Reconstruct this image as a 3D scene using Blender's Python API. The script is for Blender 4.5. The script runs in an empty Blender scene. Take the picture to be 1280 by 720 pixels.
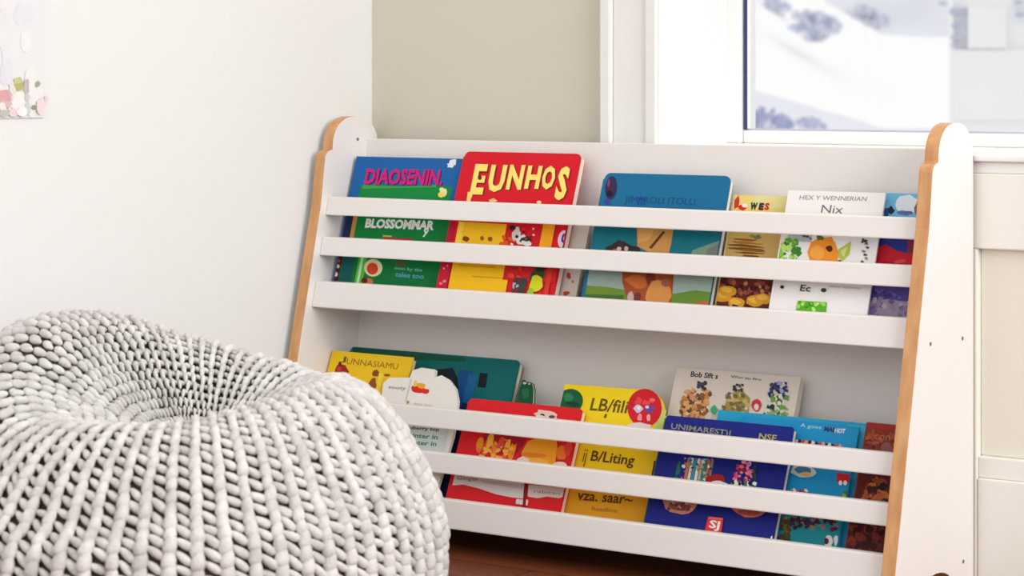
import bpy, bmesh, math, random
import numpy as np
from mathutils import Vector, Matrix

S = bpy.context.scene
C = S.collection
random.seed(7)

# ------------------------------------------------------------------ camera
FPX, YAW = 2843.2, 0.5951
CAM = Vector((2.0622, -2.6672, 0.6267))
SHY = -258.1
FWD = Vector((-math.sin(YAW), math.cos(YAW), 0.0))
RGT = Vector((math.cos(YAW), math.sin(YAW), 0.0))


def ray(px, py):
    return FWD * FPX + RGT * (px - 640) + Vector((0, 0, -(py - 360 - SHY)))


def hit(px, py, n, o):
    d = ray(px, py)
    n = Vector(n)
    return CAM + d * (n.dot(Vector(o) - CAM) / n.dot(d))


def at_depth(px, py, D):
    return CAM + ray(px, py) * (D / FPX)


cd = bpy.data.cameras.new('camera')
cam = bpy.data.objects.new('camera', cd)
C.objects.link(cam)
cam.location = CAM
cam.rotation_euler = (math.pi / 2, 0, YAW)
cd.lens = FPX * 36 / 1280
cd.sensor_width = 36
cd.shift_y = SHY / 1280
cd.clip_start = 0.05
cd.clip_end = 400
cd.dof.use_dof = True
cd.dof.focus_distance = 3.05
cd.dof.aperture_fstop = 9
S.camera = cam
S.view_settings.view_transform = 'Standard'
S.view_settings.look = 'None'
S.view_settings.exposure = 0.0

# ------------------------------------------------------------------ materials
MATS = {}


def lin(c):
    c = c / 255.0
    return c / 12.92 if c <= 0.04045 else ((c + 0.055) / 1.055) ** 2.4


def L(rgb):
    return (lin(rgb[0]), lin(rgb[1]), lin(rgb[2]), 1)


def mat(rgb, rough=0.5, var=0.05, scale=30.0, bump=0.0, bscale=200.0, spec=0.4, key=''):
    k = (tuple(rgb), rough, var, scale, bump, bscale, spec, key)
    if k in MATS:
        return MATS[k]
    m = bpy.data.materials.new('paint_%d_%d_%d' % tuple(rgb))
    m.use_nodes = True
    nt = m.node_tree
    b = nt.nodes['Principled BSDF']
    b.inputs['Roughness'].default_value = rough
    b.inputs['Specular IOR Level'].default_value = spec
    tc = nt.nodes.new('ShaderNodeTexCoord')
    nz = nt.nodes.new('ShaderNodeTexNoise')
    nz.inputs['Scale'].default_value = scale
    nz.inputs['Detail'].default_value = 3
    nt.links.new(tc.outputs['Object'], nz.inputs['Vector'])
    mx = nt.nodes.new('ShaderNodeMix')
    mx.data_type = 'RGBA'
    c = L(rgb)
    mx.inputs[6].default_value = tuple(v * (1 - var) for v in c[:3]) + (1,)
    mx.inputs[7].default_value = tuple(min(1, v * (1 + var)) for v in c[:3]) + (1,)
    nt.links.new(nz.outputs['Fac'], mx.inputs[0])
    nt.links.new(mx.outputs[2], b.inputs['Base Color'])
    if bump > 0:
        n2 = nt.nodes.new('ShaderNodeTexNoise')
        n2.inputs['Scale'].default_value = bscale
        n2.inputs['Detail'].default_value = 4
        nt.links.new(tc.outputs['Object'], n2.inputs['Vector'])
        bp = nt.nodes.new('ShaderNodeBump')
        bp.inputs['Strength'].default_value = bump
        bp.inputs['Distance'].default_value = 0.002
        nt.links.new(n2.outputs['Fac'], bp.inputs['Height'])
        nt.links.new(bp.outputs['Normal'], b.inputs['Normal'])
    MATS[k] = m
    return m


def wood_mat(name, c1, c2, stretch=(30, 30, 2), rough=0.45):
    m = bpy.data.materials.new(name)
    m.use_nodes = True
    nt = m.node_tree
    b = nt.nodes['Principled BSDF']
    b.inputs['Roughness'].default_value = rough
    tc = nt.nodes.new('ShaderNodeTexCoord')
    mp = nt.nodes.new('ShaderNodeMapping')
    mp.inputs['Scale'].default_value = stretch
    nz = nt.nodes.new('ShaderNodeTexNoise')
    nz.inputs['Scale'].default_value = 3
    nz.inputs['Detail'].default_value = 6
    rp = nt.nodes.new('ShaderNodeValToRGB')
    rp.color_ramp.elements[0].position = 0.3
    rp.color_ramp.elements[0].color = L(c1)
    rp.color_ramp.elements[1].position = 0.7
    rp.color_ramp.elements[1].color = L(c2)
    nt.links.new(tc.outputs['Object'], mp.inputs['Vector'])
    nt.links.new(mp.outputs['Vector'], nz.inputs['Vector'])
    nt.links.new(nz.outputs['Fac'], rp.inputs['Fac'])
    nt.links.new(rp.outputs['Color'], b.inputs['Base Color'])
    return m


M_WHITE = mat((237, 233, 231), 0.45, 0.015, 8, key='shelf')
M_WOOD = wood_mat('birch_edge', (196, 140, 88), (220, 168, 116))
M_TRIM = mat((240, 240, 238), 0.45, 0.01, 6, key='trim')
M_PAGE = mat((236, 226, 208), 0.8, 0.05, 300, key='page')
M_LWALL = mat((236, 237, 236), 0.8, 0.012, 3, bump=0.05, bscale=120, spec=0.1, key='lwall')
M_BWALL = mat((216, 211, 196), 0.8, 0.012, 3, bump=0.05, bscale=120, spec=0.1, key='bwall')
M_WAINS = mat((238, 237, 230), 0.6, 0.012, 4, spec=0.2, key='wains')


def floor_mat():
    m = bpy.data.materials.new('floor_planks')
    m.use_nodes = True
    nt = m.node_tree
    b = nt.nodes['Principled BSDF']
    b.inputs['Roughness'].default_value = 0.4
    tc = nt.nodes.new('ShaderNodeTexCoord')
    br = nt.nodes.new('ShaderNodeTexBrick')
    br.inputs['Scale'].default_value = 1.0
    br.inputs['Brick Width'].default_value = 0.9
    br.inputs['Row Height'].default_value = 0.08
    br.inputs['Mortar Size'].default_value = 0.0015
    br.inputs['Color1'].default_value = L((150, 82, 46))
    br.inputs['Color2'].default_value = L((126, 64, 36))
    br.inputs['Mortar'].default_value = L((50, 24, 14))
    mp = nt.nodes.new('ShaderNodeMapping')
    mp.inputs['Scale'].default_value = (2, 40, 1)
    nz = nt.nodes.new('ShaderNodeTexNoise')
    nz.inputs['Scale'].default_value = 3
    nz.inputs['Detail'].default_value = 5
    mx = nt.nodes.new('ShaderNodeMix')
    mx.data_type = 'RGBA'
    mx.blend_type = 'MULTIPLY'
    mx.inputs[0].default_value = 0.5
    nt.links.new(tc.outputs['Object'], br.inputs['Vector'])
    nt.links.new(tc.outputs['Object'], mp.inputs['Vector'])
    nt.links.new(mp.outputs['Vector'], nz.inputs['Vector'])
    nt.links.new(br.outputs['Color'], mx.inputs[6])
    nt.links.new(nz.outputs['Color'], mx.inputs[7])
    nt.links.new(mx.outputs[2], b.inputs['Base Color'])
    return m


# ------------------------------------------------------------------ object helpers
def link(name, me, parent=None):
    o = bpy.data.objects.new(name, me)
    C.objects.link(o)
    if parent:
        o.parent = parent
    return o


def tag(o, label=None, cat=None, group=None, kind=None):
    if label: o['label'] = label
    if cat: o['category'] = cat
    if group: o['group'] = group
    if kind: o['kind'] = kind
    return o


def empty(name, loc, rot=None):
    o = bpy.data.objects.new(name, None)
    C.objects.link(o)
    o.empty_display_size = 0.05
    if rot is not None:
        o.matrix_world = Matrix.Translation(loc) @ rot.to_4x4()
    else:
        o.location = loc
    return o


class MB:
    """collects faces, builds one mesh object"""
    def __init__(self):
        self.v, self.f, self.m, self.mats, self.sm = [], [], [], [], []

    def mi(self, m):
        if m not in self.mats:
            self.mats.append(m)
        return self.mats.index(m)

    def face(self, pts, m, smooth=False):
        i = len(self.v)
        self.v += [tuple(p) for p in pts]
        self.f.append(list(range(i, i + len(pts))))
        self.m.append(self.mi(m)); self.sm.append(smooth)

    def add(self, verts, faces, m, smooth=False):
        i = len(self.v)
        self.v += [tuple(p) for p in verts]
        k = self.mi(m)
        for f in faces:
            self.f.append([i + a for a in f]); self.m.append(k); self.sm.append(smooth)

    def box(self, lo, hi, m):
        x0, y0, z0 = lo; x1, y1, z1 = hi
        v = [(x0,y0,z0),(x1,y0,z0),(x1,y1,z0),(x0,y1,z0),(x0,y0,z1),(x1,y0,z1),(x1,y1,z1),(x0,y1,z1)]
        self.add(v, [(3,2,1,0),(4,5,6,7),(0,1,5,4),(1,2,6,5),(2,3,7,6),(3,0,4,7)], m)

    def prism(self, outline, c0, c1, m, edge_m=None, fr=None):
        """outline of 2D points extruded c0..c1; fr maps (a,b,c)->xyz"""
        fr = fr or (lambda a, b, c: (a, b, c))
        n = len(outline)
        v = [fr(a, b, c0) for a, b in outline] + [fr(a, b, c1) for a, b in outline]
        i = len(self.v)
        self.v += [tuple(p) for p in v]
        k = self.mi(m); e = self.mi(edge_m or m)
        self.f.append([i + j for j in reversed(range(n))]); self.m.append(k); self.sm.append(False)
        self.f.append([i + n + j for j in range(n)]); self.m.append(k); self.sm.append(False)
        for j in range(n):
            self.f.append([i + j, i + (j+1) % n, i + n + (j+1) % n, i + n + j]); self.m.append(e); self.sm.append(False)

    def build(self, name, parent=None, bevel=0.0, loc=None):
        me = bpy.data.meshes.new(name)
        v = self.v
        if loc is not None:
            v = [(p[0]-loc[0], p[1]-loc[1], p[2]-loc[2]) for p in v]
        me.from_pydata(v, [], self.f)
        for m in self.mats:
            me.materials.append(m)
        me.polygons.foreach_set('material_index', self.m)
        me.polygons.foreach_set('use_smooth', self.sm)
        me.update()
        bm = bmesh.new(); bm.from_mesh(me)
        bmesh.ops.recalc_face_normals(bm, faces=bm.faces[:])
        big = [f for f in bm.faces if len(f.verts) > 20]
        if big:
            bmesh.ops.triangulate(bm, faces=big)
        bm.to_mesh(me); bm.free()
        o = link(name, me, parent)
        if loc is not None:
            o.location = loc if parent is None else (0, 0, 0)
        if bevel:
            md = o.modifiers.new('bevel', 'BEVEL')
            md.width = bevel; md.segments = 2; md.limit_method = 'ANGLE'
        return o


# ------------------------------------------------------------------ room
XL = -0.012      # left wall surface
YW = 0.024       # back wall surface
WX0 = 0.487      # window opening
WX1, WZ0, WZ1 = 1.75, 0.535, 1.75
WT = 0.26        # wall thickness

m = MB()
m.box((XL - 0.12, -3.6, -0.05), (XL, YW + WT, 2.4), M_LWALL)
tag(m.build('wall_left'), 'cream left wall', kind='structure')
m = MB()
m.box((XL, YW, -0.05), (WX0, YW + WT, 2.4), M_BWALL)
m.box((WX0, YW, -0.05), (WX1, YW + WT, WZ0), M_BWALL)
m.box((WX0, YW, WZ1), (WX1, YW + WT, 2.4), M_BWALL)
m.box((WX1, YW, -0.05), (3.6, YW + WT, 2.4), M_BWALL)
tag(m.build('wall_back'), 'beige back wall around the window', kind='structure')
m = MB()
m.box((XL, -3.6, -0.05), (3.6, YW, 0.0), floor_mat())
tag(m.build('floor'), 'reddish brown wooden plank floor', kind='structure')

m = MB()
m.box((XL, -3.6, 2.4), (3.6, YW + WT, 2.5), mat((246, 244, 240), 0.8, 0.01, 3, spec=0.1, key='ceiling'))
tag(m.build('ceiling'), 'white ceiling', kind='structure')

# window casing: flat board with a raised outer band and an inner bead
def Xw(px, y):
    return hit(px, 100, (0, 1, 0), (0, y, 0)).x

yc = 0.006
m = MB()
xa, xb, xc, xd = Xw(750, yc), Xw(763, yc), Xw(805, yc), Xw(815, yc)
zc0 = WZ0 + 0.0
m.box((xa, yc - 0.002, 0.50), (xb, YW, 1.85), M_TRIM)
m.box((xb, yc + 0.006, 0.50), (xc, YW, 1.85), M_TRIM)
m.box((xc, yc + 0.001, 0.50), (max(xd, WX0 + 0.001), YW, 1.85), M_TRIM)
m.box((xa, yc - 0.002, WZ1), (WX1 + 0.09, YW, 1.85), M_TRIM)
m.box((WX1, yc, 0.50), (WX1 + 0.09, YW, 1.85), M_TRIM)
tag(m.build('trim_1', bevel=0.0025), 'white window casing with raised outer band', kind='structure')

# sill board and apron
m = MB()
m.box((xa - 0.01, 0.0035, 0.527), (WX1 + 0.1, YW + 0.02, 0.535), M_TRIM)
m.box((xa, 0.012, 0.512), (WX1 + 0.09, YW, 0.527), M_TRIM)
tag(m.build('trim_2', bevel=0.002), 'white window sill board and apron', kind='structure')

# wainscot: frame boards proud of a recessed panel
m = MB()
yf = 0.008
zt = hit(1245, 312, (0, 1, 0), (0, yf, 0)).z
zb = hit(1245, 573, (0, 1, 0), (0, yf, 0)).z
zb2 = hit(1245, 600, (0, 1, 0), (0, yf, 0)).z
xs = hit(1221, 400, (0, 1, 0), (0, yf, 0)).x
m.box((xs - 0.1, yf, zt), (WX1, YW, 0.512), M_WAINS)
m.box((xs - 0.1, yf, 0.0), (xs, YW, zt), M_WAINS)
m.box((xs, yf + 0.004, zb2), (WX1, YW, zb), M_WAINS)
m.box((xs, yf, 0.0), (WX1, YW, zb2), M_WAINS)
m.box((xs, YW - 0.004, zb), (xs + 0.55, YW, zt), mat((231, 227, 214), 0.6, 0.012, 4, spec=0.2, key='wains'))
m.box((xs + 0.55, yf, zb), (WX1, YW, zt), M_WAINS)
tag(m.build('trim_3', bevel=0.003), 'cream panelled board below the window', kind='structure')

# window unit
win = empty('window_1', (WX0, YW + 0.18, WZ0))
tag(win, 'white framed window with a snowy view', kind='structure')
wl = win.location
ys = YW + 0.175
m = MB()
m.box((WX0, 0.012, WZ0), (WX0 + 0.004, ys + 0.06, WZ1), M_TRIM)
m.box((WX0, ys - 0.052, WZ0), (WX0 + 0.008, ys + 0.05, WZ1), M_TRIM)
m.box((WX0, ys - 0.036, WZ0), (WX0 + 0.013, ys + 0.05, WZ1), M_TRIM)
m.box((WX0, 0.02, WZ0 - 0.002), (WX1, ys + 0.06, WZ0 + 0.004), M_TRIM)
m.box((WX0, 0.012, WZ1 - 0.01), (WX1, ys + 0.06, WZ1), M_TRIM)
m.box((WX1 - 0.01, 0.012, WZ0), (WX1, ys + 0.06, WZ1), M_TRIM)
m.build('jamb', win, bevel=0.0015, loc=wl)
xg = hit(931, 100, (0, 1, 0), (0, ys, 0)).x
zg = hit(1000, 162, (0, 1, 0), (0, ys, 0)).z
m = MB()
m.box((WX0 + 0.012, ys, WZ0 + 0.004), (xg - 0.003, ys + 0.04, WZ1 - 0.01), M_TRIM)
m.box((WX0 + 0.012, ys - 0.012, WZ0 + 0.004), (WX0 + 0.032, ys, WZ1 - 0.01), M_TRIM)
m.box((xg - 0.003, ys, WZ0 + 0.004), (WX1 - 0.01, ys + 0.04, zg - 0.002), M_TRIM)
m.box((WX1 - 0.08, ys, zg), (WX1 - 0.01, ys + 0.04, WZ1 - 0.01), M_TRIM)
m.box((xg, ys, WZ1 - 0.08), (WX1 - 0.08, ys + 0.04, WZ1 - 0.01), M_TRIM)
m.build('sash_frame', win, bevel=0.002, loc=wl)
m = MB()
MG = mat((52, 58, 104), 0.6, 0.05, 20, key='gasket')
m.box((xg - 0.0015, ys - 0.0005, zg - 0.001), (xg + 0.0028, ys + 0.003, WZ1 - 0.08), MG)
m.build('gasket', win, loc=wl)
m = MB()
MG2 = mat((186, 189, 206), 0.6, 0.05, 20, key='gasket2')
m.box((xg, ys + 0.004, zg - 0.002), (WX1 - 0.08, ys + 0.02, zg + 0.0004), MG2)
m.build('glazing_bead', win, loc=wl)
gm = bpy.data.materials.new('window_glass')
gm.use_nodes = True
nt = gm.node_tree
for n in list(nt.nodes):
    nt.nodes.remove(n)
out = nt.nodes.new('ShaderNodeOutputMaterial')
tr = nt.nodes.new('ShaderNodeBsdfTransparent')
tr.inputs['Color'].default_value = (0.97, 0.98, 0.985, 1)
gl = nt.nodes.new('ShaderNodeBsdfGlossy')
gl.inputs['Roughness'].default_value = 0.02
fr_ = nt.nodes.new('ShaderNodeFresnel')
fr_.inputs['IOR'].default_value = 1.3
ms = nt.nodes.new('ShaderNodeMixShader')
nt.links.new(fr_.outputs[0], ms.inputs[0])
nt.links.new(tr.outputs[0], ms.inputs[1])
nt.links.new(gl.outputs[0], ms.inputs[2])
nt.links.new(ms.outputs[0], out.inputs['Surface'])
m = MB()
m.face([(xg, ys + 0.02, zg), (WX1 - 0.08, ys + 0.02, zg), (WX1 - 0.08, ys + 0.02, WZ1 - 0.08), (xg, ys + 0.02, WZ1 - 0.08)], gm)
m.build('pane', win, loc=wl)

# ------------------------------------------------------------------ outside
GZ = -1.2
m = MB()
M_SNOW = mat((252, 253, 255), 0.9, 0.01, 1, spec=0.05, key='snow')
m.box((-60, 0.8, GZ - 0.3), (40, 160, GZ), M_SNOW)
tag(m.build('ground'), 'snow covered ground outside', kind='structure')


def hill(name, ridge, D, Dn, ybase, mt, label, sub=8):
    pts = []
    for i in range(len(ridge) - 1):
        for k in range(sub):
            t = k / sub
            a, b = ridge[i], ridge[i + 1]
            pts.append((a[0] + (b[0]-a[0])*t, a[1] + (b[1]-a[1])*t + random.uniform(-1.2, 1.2)))
    pts.append(ridge[-1])
    m = MB()
    rows = 5
    grid = []
    for r in range(rows + 1):
        t = r / rows
        row = []
        for (x, y) in pts:
            top = at_depth(x, y, D)
            bot = at_depth(x, ybase, Dn)
            bot.z = GZ - 0.1
            p = top.lerp(bot, t)
            row.append(p)
        grid.append(row)
    # far side runs down behind the ridge
    back = []
    for (x, y) in pts:
        p = at_depth(x, y, D * 1.25); p.z = GZ - 0.1
        back.append(p)
    grid.insert(0, back)
    v = [p for row in grid for p in row]
    n = len(pts)
    f = [(r*n+i, r*n+i+1, (r+1)*n+i+1, (r+1)*n+i) for r in range(len(grid)-1) for i in range(n-1)]
    m.add(v, f, mt, True)
    tag(m.build(name), label, kind='structure')


M_MTN = mat((226, 228, 238), 0.95, 0.16, 0.25, spec=0.0, key='mtn')
hill('mountain', [(-300, -90), (400, -130), (850, -120), (1000, -100), (1200, -90), (1450, -110)], 110, 80, 60, M_MTN, 'pale grey mountainside far outside')
hill('snow_slope', [(-300, -170), (300, -150), (840, -150), (960, -60), (1030, 0), (1068, 24), (1105, 44), (1200, 47), (1450, 50)], 60, 30, 118, M_SNOW, 'white snow slope outside')
M_LAV = mat((233, 234, 244), 0.95, 0.03, 0.6, spec=0.0, key='lav')
hill('snow_bank', [(-300, 60), (300, 74), (860, 94), (940, 113), (1040, 141), (1105, 160), (1300, 164)], 26, 18, 170, M_LAV, 'pale lavender snow bank outside')


def shrub(px0, px1, py0, py1, D, rgb, label, n=60, seed=1):
    rnd = random.Random(seed)
    base = at_depth((px0 + px1) / 2, py1, D)
    o = empty('shrub', base)
    mt = mat(rgb, 0.9, 0.15, 6, spec=0.0, key='shrub')
    m = MB(); st = MB()
    for i in range(n):
        u = rnd.uniform(0.03, 0.97)
        hgt = (1 - abs(2*u - 0.75) ** 2 * 0.45) * rnd.uniform(0.25, 1.0)
        p = at_depth(px0 + (px1-px0)*u, py1 - (py1-py0)*hgt, D + rnd.uniform(-0.4, 0.4)) - base
        r = (py1 - py0) * D / FPX * rnd.uniform(0.09, 0.2)
        bm = bmesh.new()
        bmesh.ops.create_icosphere(bm, subdivisions=1, radius=r)
        for v in bm.verts:
            v.co *= rnd.uniform(0.7, 1.25)
        bm.verts.ensure_lookup_table()
        m.add([v.co + p for v in bm.verts], [[v.index for v in f.verts] for f in bm.faces], mt)
        bm.free()
        q = Vector((p.x * 0.3, p.y * 0.3, -0.15))
        w = r * 0.12
        st.add([q + Vector((-w,0,0)), q + Vector((w,0,0)), p + Vector((w*.5,0,0)), p - Vector((w*.5,0,0)),
                q + Vector((0,w,0)), p + Vector((0,w*.5,0))], [(0,1,2,3), (1,4,5,2), (4,0,3,5)], mt)
    m.build('foliage', o)
    st.build('stem', o)
    tag(o, label, 'shrub', 'shrubs on the snow outside')


SH = (172, 178, 208)
shrub(926, 992, 136, 163, 17.5, SH, 'bluish grey bush low in the window against the dark frame edge', 90, 1)
shrub(994, 1034, 146, 163, 17.4, (188, 193, 218), 'smaller grey bush low in the window right of the larger bush', 50, 2)
shrub(984, 1052, 14, 43, 46, (204, 208, 227), 'grey bush clump high on the snow slope outside the window', 70, 3)
shrub(955, 988, -6, 14, 50, (204, 208, 228), 'grey bush at the top left of the window on the slope', 50, 4)
shrub(1056, 1112, 6, 36, 84, (212, 214, 228), 'pale grey bush patch on the far mountainside beyond the slope', 50, 5)

# pale house outside at the right of the view
hb = at_depth(1191, 150, 13)
house = empty('house', (hb.x, hb.y, GZ))
tag(house, 'pale grey house outside at the right of the window', 'house')
M_HS = mat((240, 240, 243), 0.9, 0.02, 2, spec=0.0, key='house')
M_HS2 = mat((236, 237, 241), 0.9, 0.03, 2, spec=0.0, key='house2')
M_HD = mat((190, 194, 214), 0.9, 0.2, 3, spec=0.0, key='housed')
def hp(px, py, dd=0.0):
    p = at_depth(px, py, 13 - dd); return p
def slab(mb, x0, y0, x1, y1, dd, t, mt):
    a = [hp(x0, y0, dd), hp(x1, y0, dd), hp(x1, y1, dd), hp(x0, y1, dd)]
    b = [p + FWD * t for p in a]
    mb.add(a + b, [(0,1,2,3), (7,6,5,4), (0,4,5,1), (1,5,6,2), (2,6,7,3), (3,7,4,0)], mt)
m = MB(); slab(m, 1191, -120, 1420, 500, 0, 0.12, M_HS); m.build('house_wall', house, loc=house.location)
m = MB(); slab(m, 1194, 62, 1420, 150, 0.05, 0.05, M_HS2); m.build('lower_cladding', house, loc=house.location)
m = MB(); slab(m, 1210, 8, 1258, 61, 0.06, 0.06, M_HS2); m.build('window', house, loc=house.location)
for (x0, x1, y0, y1) in ((1190, 1206, 10, 18), (1192, 1203, 29, 34), (1191, 1204, 44, 49), (1191, 1197, 54, 58), (1176, 1184, 2, 6), (1272, 1280, 0, 4), (1274, 1290, 16, 20)):
    m = MB(); slab(m, x0, y0, x1, y1, 0.07, 0.07, M_HD); m.build('corner_stone', house, loc=house.location)

# ------------------------------------------------------------------ bookcase
W, T = 0.95, 0.018
def df(z): return 0.0597 + 0.2428 * (0.755 - z)
def bp(z): return 0.010 + 0.0755 * (0.755 - z)

case = empty('bookcase', (W / 2, -0.12, 0))
tag(case, 'white two-tier slatted children bookcase with natural wood edges under the window', 'bookcase')
cl = case.location

prof = []   # (depth, z)
prof.append((0.0, 0.0))
prof.append((0.0, 0.535))
dc, zc, ra, rb = 0.0515, 0.528, 0.0535, 0.048
for i in range(0, 25):
    a = math.pi * i / 24
    ca, sa = math.cos(a), math.sin(a)
    ex = 0.85
    prof.append((dc - ra * (abs(ca) ** ex) * (1 if ca > 0 else -1) + 0.002, zc + rb * (abs(sa) ** ex)))
prof.append((0.1075, 0.531))
for i in range(7):                     # shoulder
    a = math.pi / 2 * i / 6
    prof.append((0.1085 + 0.0155 * math.sin(a), 0.515 + 0.0135 * math.cos(a)))
prof = [(d, z) for d, z in prof]
prof.append((df(0.45), 0.45))
prof.append((df(0.012), 0.012))
prof.append((df(0.012) - 0.006, 0.0))
prof.append((0.178, 0.0))
for i in range(0, 13):                 # foot arch
    a = math.pi * i / 12
    prof.append((0.115 + 0.055 * math.cos(a), 0.034 * math.sin(a) ** 0.8 if 0 < i < 12 else 0.0))
prof.append((0.05, 0.0))
panels = []
for x0 in (0.0, W - T):
    m = MB()
    m.prism([(-d, z) for d, z in prof], x0, x0 + T, M_WHITE, M_WOOD, fr=lambda a, b, c: (c, a, b))
    panels.append(m.build('side_panel', case, bevel=0.0012, loc=cl))


def slope_board(z0, z1, th, name):
    zm = (z0 + z1) / 2
    m = MB()
    f0, f1 = df(z0 - 0.0) - 0.0134, df(z1 - 0.0) - 0.0134
    pr = [(-f0, z0), (-f1, z1), (-f1 + th, z1), (-f0 + th, z0)]
    m.prism(pr, T, W - T, M_WHITE, fr=lambda a, b, c: (c, a, b))
    return m.build(name, case, bevel=0.0018, loc=cl)

RH = 0.026
for z in (0.4619, 0.4052, 0.1863, 0.1291):
    slope_board(z - RH, z, 0.011, 'rail')
slope_board(0.307, 0.3431, 0.012, 'front_lip')
slope_board(0.0344, 0.0711, 0.012, 'front_lip')
for zb_ in (0.305, 0.034):
    m = MB()
    m.box((T, -(df(zb_) - 0.026), zb_), (W - T, -bp(zb_) , zb_ + 0.012), M_WHITE)
    m.build('shelf_board', case, bevel=0.001, loc=cl)
m = MB()
m.prism([(-bp(0.036), 0.036), (-bp(0.543), 0.543), (-bp(0.543) + 0.009, 0.543), (-bp(0.036) + 0.009, 0.036)], T, W - T, M_WHITE, fr=lambda a, b, c: (c, a, b))
m.build('back_panel', case, bevel=0.001, loc=cl)
M_SCR = mat((96, 92, 88), 0.4, 0.05, 50, key='screw')
def screw(px, py, X, sgn):
    p = hit(px, py, (1, 0, 0), (X, 0, 0))
    m = MB()
    ring = [(p.x + sgn * 0.0006, p.y + 0.0024 * math.cos(a), p.z + 0.0024 * math.sin(a)) for a in [i * math.pi / 6 for i in range(12)]]
    ring0 = [(p.x - sgn * 0.002, y, z) for (x, y, z) in ring]
    m.add(ring + ring0, [list(range(12))] + [(i, (i+1) % 12, 12 + (i+1) % 12, 12 + i) for i in range(12)], M_SCR)
    m.build('screw', panels[1 if X > 0.5 else 0], loc=cl)
for a in ((1163, 430, W, 1), (1203, 423, W, 1), (1204, 702, W, 1), (447, 174, T, 1)):
    screw(*a)


# ------------------------------------------------------------------ books
FONT_CACHE = {}
def glyphs(s, bold):
    k = (s, bold)
    if k not in FONT_CACHE:
        cu = bpy.data.curves.new('t', 'FONT')
        cu.body = s
        cu.offset = bold
        cu.resolution_u = 2
        ob = bpy.data.objects.new('t', cu)
        C.objects.link(ob)
        bpy.context.view_layer.update()
        me = bpy.data.meshes.new_from_object(ob.evaluated_get(bpy.context.evaluated_depsgraph_get()))
        vs = [(v.co.x, v.co.y) for v in me.vertices]
        fs = [list(p.vertices) for p in me.polygons]
        bpy.data.objects.remove(ob); bpy.data.curves.remove(cu); bpy.data.meshes.remove(me)
        xs_ = [v[0] for v in vs]; ys_ = [v[1] for v in vs]
        x0, x1, y0, y1 = min(xs_), max(xs_), min(ys_), max(ys_)
        vs = [((x-x0)/(x1-x0), (y-y0)/(y1-y0)) for x, y in vs]
        FONT_CACHE[k] = (vs, fs)
    return FONT_CACHE[k]


def rounded(a0, b0, a1, b1, r, n=5):
    if r <= 0:
        return [(a0, b0), (a1, b0), (a1, b1), (a0, b1)]
    pts = []
    for cx, cy, s in ((a1-r, b0+r, -90), (a1-r, b1-r, 0), (a0+r, b1-r, 90), (a0+r, b0+r, 180)):
        for i in range(n + 1):
            t = math.radians(s + 90 * i / n)
            pts.append((cx + r * math.cos(t), cy + r * math.sin(t)))
    return pts


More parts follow.
